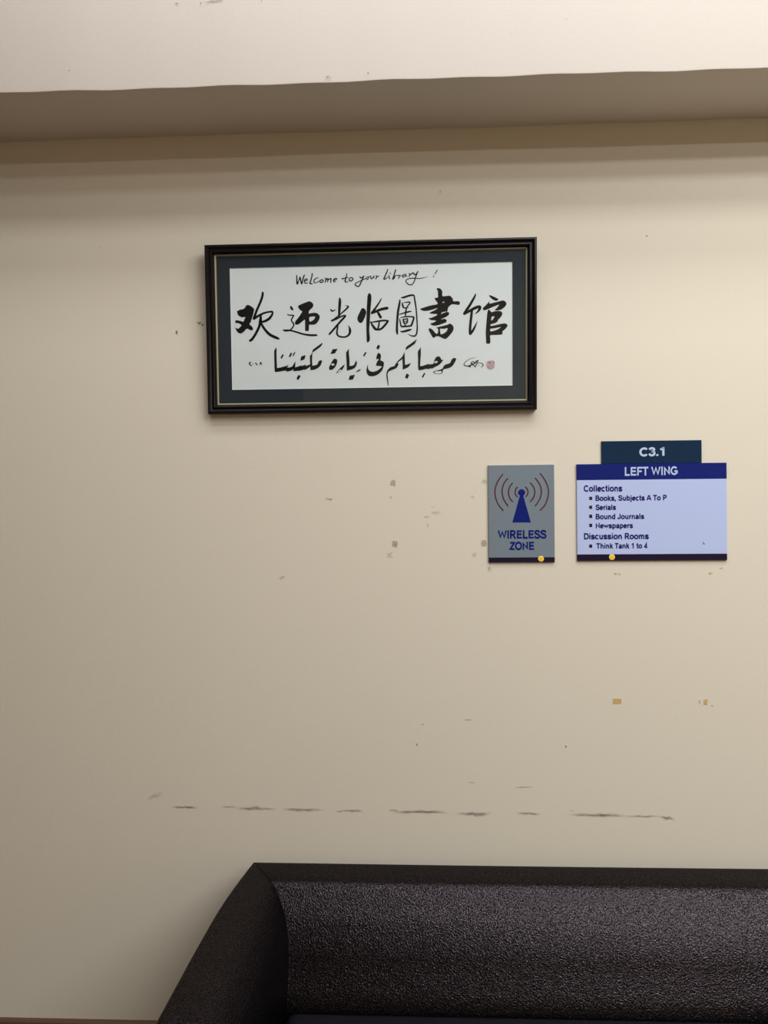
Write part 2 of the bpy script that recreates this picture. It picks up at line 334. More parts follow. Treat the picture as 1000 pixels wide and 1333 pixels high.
def _el(cx, cy, rx, ry, a0=0, a1=360, n=18): return [(cx+rx*math.cos(math.radians(a0+(a1-a0)*i/n)), cy+ry*math.sin(math.radians(a0+(a1-a0)*i/n))) for i in range(n+1)]
def _sm(*p): return [q[:2] for q in smooth_loop([(a, b) for a, b in p], 4, False)]
_hump = lambda x0, x1: _sm((x0,42),(x0+8,58),(x0+23,65),(x1-8,58),(x1,42))+[(x1,0)]
_bowlP = [(20,91),(55,91)]+_el(57,69,22,22,90,-90,10)+[(20,47)]
GLYPHS = {   # advance, centre lines of the strokes; capitals are 100 high, x-height 73
 'C': (99, [_el(51,50,41,41.5,42,318)]), 'L': (84, [[(20,100),(20,9),(80,9)]]), 'E': (92, [[(86,91),(20,91),(20,9),(87,9)], [(20,51.5),(80,51.5)]]),
 'F': (84, [[(82,91),(20,91),(20,0)], [(20,49),(74,49)]]), 'T': (85, [[(42.5,91),(42.5,0)], [(2,91),(83,91)]]), 'W': (134, [[(10,100),(38,4),(67,96),(96,4),(124,100)]]),
 'I': (40, [[(20,0),(20,100)]]), 'N': (101, [[(20,0),(20,92),(81,8),(81,100)]]), 'G': (108, [_el(53,50,42,41.5,40,340), [(93,15),(93,44),(56,44)]]),
 'B': (99, [[(20,0),(20,100)], [(20,91),(55,91)]+_el(56,72,20,19,90,-90,8)+[(20,53)], [(20,53),(60,53)]+_el(62,31,23,22,90,-90,8)+[(20,9)]]),
 'S': (92, [_sm((80,71),(69,86),(46,92),(22,86),(14,73),(25,60),(48,52),(72,43),(81,28),(71,13),(46,8),(20,14),(10,31))]),
 'A': (101, [[(7,0),(46,96)], [(94,0),(55,96)], [(43,97),(58,97)], [(24,32),(77,32)]]), 'P': (91, [[(20,0),(20,100)], _bowlP]), 'R': (100, [[(20,0),(20,100)], _bowlP, [(50,47),(88,0)]]),
 'J': (78, [[(58,100),(58,34)]+_sm((58,34),(53,16),(36,8),(19,14),(12,33))]), 'D': (101, [[(20,0),(20,100)], [(20,91),(46,91)]+_el(48,50,43,41,90,-90,14)+[(20,9)]]),
 'Z': (84, [[(8,91),(72,91),(12,9),(80,9)]]), 'O': (109, [_el(54.5,50,44,41.5)]),
 'o': (85, [_el(42.5,36.5,32,28)]), 'l': (40, [[(20,0),(20,100)]]), 'i': (40, [[(20,0),(20,73)], [(20,84),(20,100)]]), 'j': (40, [[(20,73),(20,-8)]+_sm((20,-8),(15,-18),(1,-19)), [(20,84),(20,100)]]),
 'e': (78, [_el(39.5,36.5,30,28,0,318), [(12,37),(69,37)]]), 'c': (77, [_el(41,36.5,31,28,45,315)]), 't': (47, [[(23,96),(23,22)]+_sm((23,22),(28,11),(45,9)), [(3,65),(44,65)]]),
 'n': (85, [[(19,0),(19,73)], _hump(19,66)]), 'm': (124, [[(19,0),(19,73)], _hump(19,62), _hump(62,105)]), 'h': (85, [[(19,0),(19,100)], _hump(19,66)]),
 'u': (85, [[(66,0),(66,73)], [(19,73),(19,31)]+_sm((19,31),(27,15),(43,8),(58,15),(66,31))]), 'r': (55, [[(19,0),(19,73)], _sm((19,40),(27,57),(38,64),(54,62))]),
 's': (78, [_sm((67,53),(57,61),(38,65),(20,60),(13,52),(23,42),(40,37),(58,31),(66,21),(56,11),(38,8),(20,12),(8,23))]),
 'b': (85, [[(19,0),(19,100)], _el(44,36.5,27,28)]), 'd': (85, [[(66,0),(66,100)], _el(41,36.5,27,28)]), 'p': (85, [[(19,-27),(19,73)], _el(44,36.5,27,28)]),
 'a': (78, [_sm((12,51),(22,61),(40,65),(57,59),(62,45))+[(62,20),(69,0)], _sm((62,39),(40,34),(20,30),(13,20),(20,10),(34,7.5),(52,13),(62,26))]),
 'w': (108, [[(8,73),(31,4),(54,69),(77,4),(100,73)]]), 'k': (78, [[(19,0),(19,100)], [(64,73),(22,31)], [(36,44),(70,0)]]),
 '1': (78, [[(47,0),(47,100)], _sm((47,95),(36,82),(14,72))]), '3': (78, [_sm((12,74),(21,87),(39,92),(57,86),(63,73),(55,60),(36,54)), _sm((36,54),(58,48),(67,31),(58,14),(38,8),(20,13),(9,29))]),
 '4': (78, [[(54,0),(54,92),(10,30)], [(4,25),(73,25)]]), '.': (40, [[(20,0),(20,20)]]), ',': (40, [[(20,20),(20,4),(12,-16)]]),
}
def ribbon(mb, pts, w, to3d, m=0, lo=-99, hi=199):
    """lettering stroke of even half width w with mitred corners and flat ends"""
    n = len(pts); L, Rr = [], []; closed = math.hypot(pts[0][0]-pts[-1][0], pts[0][1]-pts[-1][1]) < 0.01
    if closed: pts = pts[:-1]; n -= 1
    for i in range(n):
        a = pts[i-1] if (i or closed) else pts[0]; b = pts[i]; c = pts[(i+1) % n] if (i < n-1 or closed) else pts[-1]
        d1 = (b[0]-a[0], b[1]-a[1]); d2 = (c[0]-b[0], c[1]-b[1])
        l1, l2 = math.hypot(*d1), math.hypot(*d2)
        if l1 < 1e-6: d1, l1 = d2, l2
        if l2 < 1e-6: d2, l2 = d1, l1
        n1 = (-d1[1]/l1, d1[0]/l1); n2 = (-d2[1]/l2, d2[0]/l2); k = max(1+n1[0]*n2[0]+n1[1]*n2[1], 0.22)
        o = ((n1[0]+n2[0])/k*w, (n1[1]+n2[1])/k*w)
        L.append((b[0]+o[0], min(hi, max(lo, b[1]+o[1])))); Rr.append((b[0]-o[0], min(hi, max(lo, b[1]-o[1]))))
    q = n if closed else n-1
    mb.add([to3d(p) for p in L+Rr], [(i, n+i, n+(i+1) % n, (i+1) % n) for i in range(q)], m)
def text(mb, body, x0, x1, base0, base1, top, to3d, m=0, w=12.5):
    """lettering fitted between photo columns x0..x1 on a baseline base0..base1, capitals up to 'top' at the left"""
    items, pen, lo, hi = [], 0, 1e9, -1e9
    for ch in body:
        if ch == ' ': pen += 39; continue
        adv, paths = GLYPHS[ch]
        for p in paths:
            p = [(a+pen, b) for a, b in p]; items.append((p,)+((0, 100) if ch in 'WNZAE' else (0, 73) if ch == 'w' else (-99, 199)))
            lo = min(lo, min(a for a, b in p)-w*0.9); hi = max(hi, max(a for a, b in p)+w*0.9)
        pen += adv
    sx = (x1-x0)/(hi-lo); sy = (base0-top)/100
    f = lambda p: to3d((x0+(p[0]-lo)*sx, base0+(base1-base0)*(p[0]-lo)/(hi-lo)-p[1]*sy))
    for p, l_, h_ in items: ribbon(mb, p, w, f, m, l_, h_)

# ------------------------------------------------------------------ the framed calligraphy, hung leaning a little forward
TILT = math.asin(0.0235/0.49)
FO = Vector((0, -0.0015, on_y((480, 536), -0.03).z))
FU, FV, FN = Vector((1, 0, 0)), Vector((0, -math.sin(TILT), math.cos(TILT))), Vector((0, -math.cos(TILT), -math.sin(TILT)))
def F3(u, v, n): return FO+FU*u+FV*v+FN*n
def on_frame(p, n):
    d = ray(p); t = (FN.dot(FO)+n-FN.dot(CAM))/FN.dot(d); q = CAM+d*t-FO
    return q.dot(FU), q.dot(FV)
def frame_rect(tl, tr, br, bl, n):
    a, b, c, d = (on_frame(p, n) for p in (tl, tr, br, bl))
    return (a[0]+d[0])/2, (b[0]+c[0])/2, (d[1]+c[1])/2, (a[1]+b[1])/2
fu0, fu1, fv0, fv1 = frame_rect((267,319), (700,308), (698.4,534), (269.6,538), 0.02)
fc_ = F3((fu0+fu1)/2, fv0, 0.0)
frame = empty('picture_frame', fc_, 'wide black framed calligraphy with English, Chinese and Arabic brush writing hung on cream wall', 'picture')
def ring_sweep(prof, name, m, parent, smooth=True):
    """mitred rectangular moulding: prof = (inset from the outer edge, height above the back)"""
    mb = MB(); vs = []
    for (i, n) in prof:
        vs += [F3(fu0+i, fv0+i, n), F3(fu1-i, fv0+i, n), F3(fu1-i, fv1-i, n), F3(fu0+i, fv1-i, n)]
    k = len(prof); fs = []
    for j in range(k):
        a, b = j*4, ((j+1) % k)*4
        for c in range(4): fs.append((a+c, a+(c+1) % 4, b+(c+1) % 4, b+c))
    mb.add(vs, fs); o = mb.build(name, m, None, smooth, 50); return adopt(o, parent)
bead = lambda c, r, h, n=6, a0=math.pi, a1=0: [(c+r*math.cos(a0+(a1-a0)*i/n), h+r*math.sin(a0+(a1-a0)*i/n)) for i in range(n+1)]
mprof = [(0, 0), (0, 0.019), (0.0008, 0.0205)] + bead(0.0055, 0.0042, 0.0200) + [(0.0108, 0.0185), (0.0130, 0.0180), (0.0148, 0.0186)] \
    + bead(0.0185, 0.0034, 0.0185) + [(0.0228, 0.0160), (0.0250, 0.0130), (0.0262, 0.0120), (0.0262, 0.0)]
ring_sweep(mprof, 'moulding', M['frame'], frame)
g = ring_sweep([(0.0260, 0.004), (0.0260, 0.0118), (0.0275, 0.0122), (0.0303, 0.0092), (0.0303, 0.004)], 'inner_fillet', M['gold'], frame); g['label'] = 'thin dull gold inner fillet'
pu0, pu1, pv0, pv1 = frame_rect((300.6,349.4), (666.8,342), (666.6,501.8), (302.2,506.4), 0.0062)
# mat board with a bevelled opening
mu0, mu1, mv0, mv1 = fu0+0.028, fu1-0.028, fv0+0.028, fv1-0.028
mb = MB()
def rr(a0, a1, b0, b1, n): return [F3(a0, b0, n), F3(a1, b0, n), F3(a1, b1, n), F3(a0, b1, n)]
B_ = 0.0012
vs = rr(mu0, mu1, mv0, mv1, 0.0045) + rr(mu0, mu1, mv0, mv1, 0.0074) + rr(pu0-B_, pu1+B_, pv0-B_, pv1+B_, 0.0074) + rr(pu0, pu1, pv0, pv1, 0.0060)
for j, mi in ((0, 0), (1, 0), (2, 1)):
    mb.add(vs[j*4:j*4+8], [(c, (c+1) % 4, 4+(c+1) % 4, 4+c) for c in range(4)], mi)
o = adopt(mb.build('mat_board', [M['matboard'], M['bevel']]), frame); o['label'] = 'charcoal mat board with white bevelled opening'
# paper, backing
mb = MB(); v_ = rr(pu0-0.01, pu1+0.01, pv0-0.01, pv1+0.01, 0.0045)+rr(pu0-0.01, pu1+0.01, pv0-0.01, pv1+0.01, 0.0059)
mb.add(v_, [(0, 3, 2, 1), (4, 5, 6, 7)]+[(c, (c+1) % 4, 4+(c+1) % 4, 4+c) for c in range(4)])
paper = adopt(mb.build('calligraphy_sheet', M['paper']), frame); paper['label'] = 'pale rice paper sheet written in black ink'
mb = MB(); v_ = rr(fu0+0.02, fu1-0.02, fv0+0.02, fv1-0.02, 0.0005)+rr(fu0+0.02, fu1-0.02, fv0+0.02, fv1-0.02, 0.0042)
mb.add(v_, [(0, 3, 2, 1), (4, 5, 6, 7)]+[(c, (c+1) % 4, 4+(c+1) % 4, 4+c) for c in range(4)])
adopt(mb.build('backing_board', M['foot']), frame)
mb = MB(); v_ = rr(mu0, mu1, mv0, mv1, 0.0078)+rr(mu0, mu1, mv0, mv1, 0.0088)
mb.add(v_, [(0, 3, 2, 1), (4, 5, 6, 7)]+[(c, (c+1) % 4, 4+(c+1) % 4, 4+c) for c in range(4)])
adopt(mb.build('glass_pane', M['glass']), frame)

def pen(ox, oy, s, n=0.0062):
    def f(p):
        u, v = on_frame((ox+p[0]*s, oy+p[1]*s), 0.0062); return F3(u, v, n)
    return f
INK = {}
INK['chinese'] = [
 (300, 376, .07, [
  ('b', [[(120,420),(185,385),(230,380),(275,345),(285,318),(325,298),(375,318),(420,350),(442,380),(438,410),(425,470),(405,540),(380,610),(355,660),(385,685),(415,720),(420,755),(400,772),(365,765),(310,740),(270,775),(235,810),(195,830),(155,822),(120,790),(105,755),(85,718),(105,728),(145,742),(175,715),(205,680),(175,650),(130,635),(100,640),(92,590),(130,585),(190,597),(240,610),(260,570),(278,520),(245,530),(200,525),(160,505),(135,475),(128,440)]]),
  ('s', [(600,72,20),(598,120,22),(572,210,22),(530,310,22),(490,400,22),(458,490,24),(440,548,26)]),
  ('s', [(440,550,28),(500,515,22),(560,480,20),(640,445,18),(720,428,15),(770,425,20),(788,445,15),(770,490,20),(725,550,24),(665,590,24),(605,612,20)]),
  ('s', [(565,490,18),(562,560,26),(558,620,32),(540,690,24),(500,780,24),(450,870,24),(400,940,24),(368,962,24)]),
  ('s', [(575,640,20),(610,710,22),(670,790,24),(740,855,26),(820,895,26),(880,920,22),(906,932,11)])]),
 (360, 380, .06, [
  ('b', [[(475,300),(530,270),(600,240),(660,220),(710,203),(755,220),(795,260),(800,300),(775,345),(730,385),(705,420),(705,470),(760,458),(840,452),(900,475),(935,520),(938,560),(915,620),(870,680),(820,708),(760,712),(712,712),(705,780),(695,845),(660,848),(622,840),(622,760),(620,690),(615,600),(580,625),(530,665),(480,700),(440,710),(410,705),(400,660),(430,610),(480,550),(520,490),(560,425),(530,405),(490,365),(470,325)],[(715,550),(760,537),(820,530),(838,545),(825,580),(800,610),(760,632),(725,643),(713,610)]]),
  ('b', [[(310,300),(340,325),(362,365),(368,392),(340,400),(310,375),(292,335)]]),
  ('s', [(238,492,10),(290,505,13),(340,505,13),(370,515,16),(345,560,14),(325,600,14),(335,640,14),(365,680,16),(373,725,16),(345,780,15),(300,830,14)]),
  ('s', [(145,828,10),(200,838,24),(260,835,20),(320,840,16),(400,860,18),(480,885,18),(560,910,18),(640,927,20),(720,937,22),(800,940,22),(860,938,20),(885,938,8)])]),
 (415, 382, .06, [
  ('s', [(455,105,16),(460,160,28),(455,250,30),(448,340,28),(445,430,25),(440,485,22)]),
  ('s', [(262,345,12),(272,370,16),(295,382,16),(330,370,12),(375,350,4)]),
  ('s', [(570,262,2),(615,270,10),(640,290,20),(600,335,18),(550,380,17),(500,425,14),(460,460,11),(400,500,10),(340,545,10)]),
  ('s', [(285,590,22),(330,570,24),(400,540,22),(470,505,18),(530,485,16),(570,480,18),(575,495,20),(530,545,22),(470,610,22),(400,690,22),(340,760,22),(280,830,22),(235,880,22)]),
  ('s', [(415,680,14),(410,740,18),(398,810,18),(397,870,20),(425,920,18),(490,942,18),(560,945,18),(620,925,20),(665,880,24),(680,820,28),(675,770,24),(660,730,14),(642,690,3)])]),
 (455, 378, .07, [
  ('b', [[(250,328),(285,345),(308,385),(312,420),(290,490),(265,550),(240,590),(205,608),(175,590),(152,555),(148,515),(165,460),(195,400),(220,345)]]),
  ('s', [(372,75,24),(372,110,36),(368,200,38),(360,300,36),(355,400,34),(350,500,33),(346,600,32),(342,700,28),(345,800,28),(350,880,31),(348,930,28),(340,955,14)]),
  ('s', [(594,150,8),(570,200,12),(525,270,16),(480,335,18),(440,390,22),(418,420,22)]),
  ('s', [(415,425,18),(470,400,24),(540,370,24),(620,345,26),(700,330,27)]),
  ('s', [(525,400,18),(550,445,24),(580,500,25)]),
  ('s', [(392,585,10),(430,650,20),(470,705,24),(490,722,22),(540,728,20),(590,715,20),(640,670,20),(690,610,20),(718,570,16)]),
  ('s', [(405,590,8),(460,585,13),(560,570,17),(640,560,17),(715,565,15)]),
  ('s', [(553,580,13),(548,640,15),(535,700,15)])]),
 (500, 380, .06, [
  ('s', [(345,180,16),(335,260,22),(315,360,24),(300,460,24),(292,560,24),(285,660,24),(280,760,25),(282,850,25),(288,910,17)]),
  ('s', [(380,125,12),(430,118,22),(500,95,22),(570,75,21),(630,72,18),(655,84,14),(665,160,17),(682,260,17),(698,380,15),(708,500,15),(715,620,15),(722,740,15),(718,840,17),(705,910,17),(670,955,17),(610,955,15),(560,935,9),(510,912,3)]),
  ('s', [(400,240,14),(405,290,19),(425,340,18)]), ('s', [(435,230,7),(490,225,12),(550,220,15),(565,240,13),(535,280,13),(505,315,13)]),
  ('s', [(430,350,12),(480,345,14),(525,335,9)]),
  ('s', [(485,355,15),(475,420,18),(468,490,16),(465,525,10)]), ('s', [(330,487,9),(400,467,15),(480,445,17),(550,427,17),(592,420,10)]),
  ('s', [(350,560,5),(420,545,12),(500,535,15),(580,535,15),(635,545,19),(645,580,19),(620,650,21),(600,715,21),(580,735,19),(500,745,18),(430,750,19),(375,745,17),(360,690,15),(345,620,13),(340,580,7)]),
  ('s', [(415,590,12),(425,640,18),(440,685,16)]), ('s', [(430,597,12),(500,582,14),(512,605,16),(505,650,17),(492,680,14)]), ('s', [(440,685,13),(495,675,12)]), ('s', [(440,640,8),(490,632,8)]), ('s', [(462,700,13),(460,735,13)]),
  ('s', [(360,858,10),(410,862,20),(480,845,24),(550,825,22),(592,815,13)])]),
 (540, 372, .07, [
  ('b', [[(405,60),(430,45),(470,50),(500,80),(515,120),(515,190),(580,190),(650,185),(690,215),(712,255),(715,285),(760,287),(815,287),(840,312),(825,355),(770,350),(690,345),(650,375),(620,410),(612,455),(605,485),(635,495),(640,525),(620,555),(560,590),(510,610),(490,628),(540,615),(580,625),(595,650),(580,680),(520,705),(450,728),(390,742),(340,738),(310,725),(288,705),(330,690),(380,668),(395,650),(350,640),(295,635),(262,605),(310,595),(370,570),(415,545),(410,525),(350,522),(300,518),(275,507),(320,480),(380,450),(420,425),(415,415),(340,440),(260,460),(190,468),(140,460),(102,430),(150,412),(230,385),(320,362),(410,345),(425,320),(400,285),(372,240),(390,222),(432,215),(432,150),(428,90)],
   [(512,305),(535,297),(555,303),(545,315),(520,313)],[(490,525),(505,498),(530,485),(550,490),(580,472),(585,485),(555,502),(530,505),(505,520)]]),
  ('b', [[(258,805),(290,792),(330,815),(365,855),(400,890),(425,885),(438,830),(430,795),(400,778),(470,760),(550,740),(620,720),(645,703),(690,720),(718,760),(722,810),(700,860),(660,910),(625,950),(585,985),(545,985),(500,965),(450,942),(400,940),(355,968),(325,945),(300,900),(275,855)],[(472,800),(540,800),(610,788),(605,820),(580,860),(530,890),(485,900),(475,850)]])]),
 (598, 378, .07, [
  ('s', [(303,68,10),(285,120,18),(240,200,22),(190,285,24),(140,360,26),(95,432,25)]),
  ('s', [(95,435,23),(160,400,24),(240,355,26),(310,320,28),(365,303,26),(388,312,24),(375,355,23),(340,400,15),(295,438,5)]),
  ('s', [(235,385,22),(225,470,24),(212,580,24),(203,680,24),(200,760,25),(203,808,23)]), ('s', [(205,812,20),(245,760,22),(285,690,18),(315,620,10),(338,570,2)]),
  ('b', [[(555,88),(600,98),(660,125),(710,150),(728,170),(690,195),(660,188),(610,160),(570,120)]]),
  ('b', [[(565,200),(560,245),(620,235),(700,215),(770,195),(815,187),(855,205),(878,245),(865,285),(820,330),(770,360),(715,372),(660,368),(700,325),(740,268),(690,282),(620,310),(540,345),(480,368),(450,365),(440,330),(480,290),(520,250)]]),
  ('b', [[(550,355),(600,405),(650,390),(730,382),(780,395),(800,420),(790,470),(750,520),(720,550),(710,580),(660,610),(590,630),(585,660),(650,652),(740,630),(830,615),(875,622),(898,655),(880,690),(840,735),(800,765),(808,800),(780,822),(700,828),(580,835),(578,900),(573,982),(505,985),(498,900),(492,790),(500,660),(510,540),(525,400)],[(605,490),(655,485),(635,525),(610,557),(595,550)],[(580,715),(650,705),(770,682),(730,715),(680,740),(585,762)]])])]
INK['english'] = [
 (380, 340, .06, [('s', [(105,310,12),(108,400,14),(112,480,16),(125,495,10),(150,420,12),(178,345,12)]), ('s', [(178,345,14),(195,420,14),(215,490,14),(235,420,13),(258,330,14),(278,300,10)]),
  ('s', [(275,430,9),(310,420,10),(340,405,10),(325,385,10),(285,395,12),(272,440,12),(285,470,12),(320,478,10),(345,468,6)]), ('s', [(442,268,12),(435,330,13),(410,420,13),(395,480,14),(430,490,12),(450,485,6)]),
  ('s', [(575,355,6),(530,370,10),(490,400,12),(478,440,11),(495,470,10),(530,465,8),(580,440,8)]), ('s', [(640,405,12),(605,430,12),(620,458,12),(660,455,12),(680,420,12),(655,400,10)]),
  ('s', [(715,370,8),(740,380,12),(722,460,10)]), ('s', [(735,420,10),(780,375,12),(785,400,12),(770,450,10)]), ('s', [(785,410,10),(840,375,12),(850,395,13),(843,460,12)]),
  ('s', [(905,410,9),(950,405,11),(980,385,9),(950,370,10),(915,395,13),(905,430,13),(925,447,11),(950,440,6)])]),
 (435, 340, .06, [('s', [(275,272,10),(268,330,12),(245,400,14),(240,440,13),(270,455,11),(298,440,7)]), ('s', [(170,385,12),(210,372,12),(270,360,9),(310,352,7)]), ('s', [(365,355,10),(330,385,12),(335,425,12),(370,428,12),(408,395,12),(395,360,11),(365,355,10)]),
  ('s', [(560,340,13),(580,365,12),(610,350,10),(645,320,10)]), ('s', [(645,325,11),(615,390,13),(585,460,13),(550,530,13),(510,548,12),(465,520,12),(460,490,11),(510,455,10),(580,425,10),(640,395,10),(690,370,9)]),
  ('s', [(705,345,9),(735,350,11),(740,380,11),(715,398,11),(700,375,10)]), ('s', [(740,345,8),(790,325,10),(800,370,12),(815,382,10),(855,345,11),(860,320,10),(865,360,10)]), ('s', [(910,310,9),(925,335,12),(905,385,10)]), ('s', [(920,345,9),(970,320,10)])]),
 (490, 335, .06, [('s', [(248,262,12),(220,340,13),(180,430,14),(165,470,15),(200,468,12),(240,430,8)]), ('s', [(275,395,12),(275,440,12),(295,462,11)]), ('s', [(298,345,12),(310,355,10)]), ('s', [(420,270,13),(400,340,13),(370,430,14),(355,475,13),(390,450,11),(405,415,11),(385,410,8)]),
  ('s', [(405,400,8),(460,390,9),(500,388,9)]), ('s', [(505,390,10),(495,430,11),(478,460,8)]), ('s', [(500,410,8),(545,390,7)]), ('s', [(610,370,10),(575,390,12),(575,425,12),(610,415,11),(640,375,11)]), ('s', [(640,360,10),(640,400,11),(665,415,9)]),
  ('s', [(705,355,9),(735,365,12),(710,415,11)]), ('s', [(725,385,10),(785,342,13),(815,340,11)]), ('s', [(815,345,12),(825,375,13),(860,365,11),(905,305,11)]), ('s', [(900,310,11),(870,380,12),(845,450,12),(820,530,11),(780,585,11),(740,598,11),(690,580,11),(645,530,11),(655,485,10),(720,460,10),(800,452,10),(900,458,9),(975,455,8),(1060,435,4),(1130,415,2)])]),
 (530, 335, .06, [('s', [(655,275,9),(632,320,10),(600,365,6)]), ('s', [(572,405,11),(580,425,7)])])]
INK['arabic'] = [
 (350, 440, .07, [('p', [[(138,170),(145,220),(143,300),(147,420),(155,560),(230,545),(320,520),(370,500),(340,550),(400,545),(440,525),(465,480),(492,432),(495,460),(490,545),(550,530),(610,503),(605,525),(690,490),(680,520),(770,490),(762,340),(800,285),(805,270),(820,215),(880,170),(1000,85),(990,130),(960,165),(880,225),(810,275),(810,330),(805,420),(810,515),(870,505),(905,490),(915,460),(930,430),(960,412),(985,417),(990,430),(985,460),(970,495),(955,520),(935,542),(910,560),(850,590),(775,600),(770,530),(740,555),(700,580),(655,600),(665,585),(580,608),(500,615),(455,620),(460,580),(420,605),(370,620),(320,630),(335,605),(260,612),(190,628),(112,632),(105,540),(102,400),(100,235)]]),
  ('p', [[(255,298),(278,318),(240,390),(218,368)]]), ('p', [[(405,272),(435,285),(400,360),(372,345)]]), ('p', [[(478,255),(495,265),(458,342),(440,330)]]), ('p', [[(605,340),(685,318),(665,395),(630,412),(585,420)]]), ('p', [[(550,685),(595,705),(548,785),(515,755)]])]),
 (410, 440, .07, [('p', [[(330,208),(425,200),(375,285),(288,298)]]), ('b', [[(350,392),(390,388),(415,410),(413,460),(390,520),(350,570),(300,597),(265,580),(270,530),(300,470)],[(300,492),(330,470),(370,490),(345,512),(320,510)]]),
  ('p', [[(555,485),(540,540),(510,590),(470,630),(390,658),(440,590),(500,530)],[(500,590),(470,585),(445,605),(420,640),(455,632),(485,612)]]),
  ('p', [[(635,200),(632,290),(645,400),(645,520),(690,515),(725,505),(750,455),(768,412),(785,465),(770,520),(740,560),(690,585),(595,608),(590,500),(585,380),(580,270),(610,230)]]), ('p', [[(650,700),(745,682),(710,770),(625,782)]]),
  ('p', [[(915,478),(905,530),(880,570),(840,605),(755,645),(800,590),(850,545)],[(850,590),(825,583),(795,605),(775,632),(815,622)]]), ('p', [[(940,255),(962,275),(915,350),(895,328)]])]),
 (470, 440, .07, [('p', [[(320,122),(358,148),(325,218),(282,190)]]),
  ('p', [[(320,275),(355,290),(370,312),(373,340),(370,370),(360,415),(385,424),(410,435),(425,455),(428,470),(425,505),(420,530),(412,562),(400,590),(378,622),(350,650),(318,676),(280,695),(240,708),(210,712),(180,712),(160,708),(137,695),(120,675),(108,650),(102,625),(103,590),(108,560),(118,520),(135,480),(130,520),(132,560),(140,585),(155,605),(180,620),(210,628),(245,626),(280,615),(312,600),(340,580),(370,555),(390,530),(340,518),(280,518),(285,480),(300,440),(330,400),(325,388),(285,400),(290,340),(305,295)]]),
  ('p', [[(850,155),(920,110),(1000,50),(1042,15),(1025,60),(1005,105),(930,160),(830,228),(830,195)]]),
  ('p', [[(810,255),(815,350),(820,500),(880,485),(930,460),(900,525),(860,555),(775,590),(775,480),(770,390),(740,415),(690,450),(680,465),(700,480),(692,508),(680,530),(667,550),(650,565),(590,590),(540,610),(520,622),(505,640),(497,665),(495,690),(505,770),(515,880),(500,885),(485,790),(475,740),(472,700),(472,668),(478,635),(488,610),(500,590),(520,565),(545,545),(580,533),(620,525),(645,480),(680,430),(740,375),(770,345)]]), ('p', [[(850,655),(898,690),(865,760),(818,735)]])]),
 (530, 440, .07, [('p', [[(255,170),(258,300),(250,400),(245,525),(300,515),(370,490),(415,470),(400,495),(490,480),(498,445),(510,410),(525,378),(545,355),(565,343),(585,340),(605,347),(620,360),(630,380),(635,405),(675,405),(650,445),(620,480),(590,503),(560,520),(500,550),(460,575),(455,560),(375,585),(370,565),(300,590),(218,603),(205,560),(205,420),(200,250),(225,215)],[(505,465),(515,435),(550,425),(575,440),(560,460),(530,468)]]), ('p', [[(320,645),(340,660),(295,745),(275,718)]]),
  ('b', [[(885,370),(915,390),(895,440),(860,500),(810,545),(740,570),(685,582),(662,620),(650,655),(635,612),(565,606),(635,580),(665,560),(690,510),(740,485),(800,465),(825,410),(850,380)]]),
  ('s', [(660,590,6),(600,608,8),(540,612,6),(490,635,7),(530,658,5),(590,668,4),(640,660,6),(655,630,10)])])]
INK['date'] = [(310, 450, .05, [('s', [(335,430,11),(290,455,15),(310,490,14),(330,515,13),(355,510,9)]), ('s', [(392,468,11),(396,470,9)]), ('s', [(450,450,11),(480,475,14),(495,505,9)]), ('s', [(568,495,11),(590,435,14),(615,490,11)])])]
INK['signature'] = [(595, 450, .06, [('s', [(410,250,2),(330,272,4),(250,305,5),(190,345,7),(155,395,8),(160,425,10),(210,440,10),(260,440,9),(295,440,8),(290,460,8),(260,455,8),(262,430,8),(300,422,8),(370,415,7)]),
  ('s', [(310,400,13),(310,375,11),(340,345,9),(375,355,9),(370,385,9),(330,395,11),(350,405,9)]), ('s', [(370,385,9),(400,360,9),(430,330,10),(460,325,10),(440,355,9),(410,365,9),(390,390,8)]), ('s', [(370,415,8),(385,455,10),(400,455,9),(420,410,11),(450,375,8),(500,375,6),(545,385,8),(565,410,9),(560,440,9),(520,470,3)]), ('s', [(478,428,7),(482,430,6)]), ('s', [(340,440,5),(343,442,4)])])]
def write(group, name):
    mb = MB()
    for (ox, oy, s, items) in group:
        f = pen(ox, oy, s)
        for it in items:
            if it[0] == 's': stroke(mb, it[1], f)
            elif it[0] == 'b': fill(mb, [smooth_loop(l, 3) for l in it[1]], f)
            else: fill(mb, it[1], f)
    o = mb.build(name, M['ink']); o.parent = paper
    return o
write(INK['chinese'], 'chinese_characters'); write(INK['english'], 'english_line'); write(INK['arabic'], 'arabic_line')
write(INK['date'], 'written_date'); write(INK['signature'], 'signature')
mb = MB(); f = pen(595, 450, 0.06); f2 = pen(595, 450, 0.06, 0.0064)
seal = [(650,350),(690,325),(740,318),(790,330),(818,365),(822,430),(808,480),(770,505),(725,512),(680,498),(650,465),(640,410)]
fill(mb, [smooth_loop(seal, 3)], f, 0)
for st in ([(665,370,9),(700,350,12),(735,352,8)], [(690,390,14),(720,370,16),(735,400,10)], [(760,340,12),(800,345,12),(805,375,9)], [(770,375,8),(790,400,12),(775,440,8)],
           [(660,420,9),(690,440,12),(720,430,10)], [(670,475,9),(700,470,12),(735,490,9)], [(760,470,7),(790,480,9),(808,455,8)], [(745,400,7),(750,440,8),(742,470,7)], [(650,360,5),(642,410,5),(652,460,5),(685,496,6),(730,508,6),(775,500,5)]):
    stroke(mb, st, f2, 1)
o = mb.build('red_seal', [M['seal'], M['seal_dark']]); o.parent = paper; o['label'] = 'faded red round seal stamp'

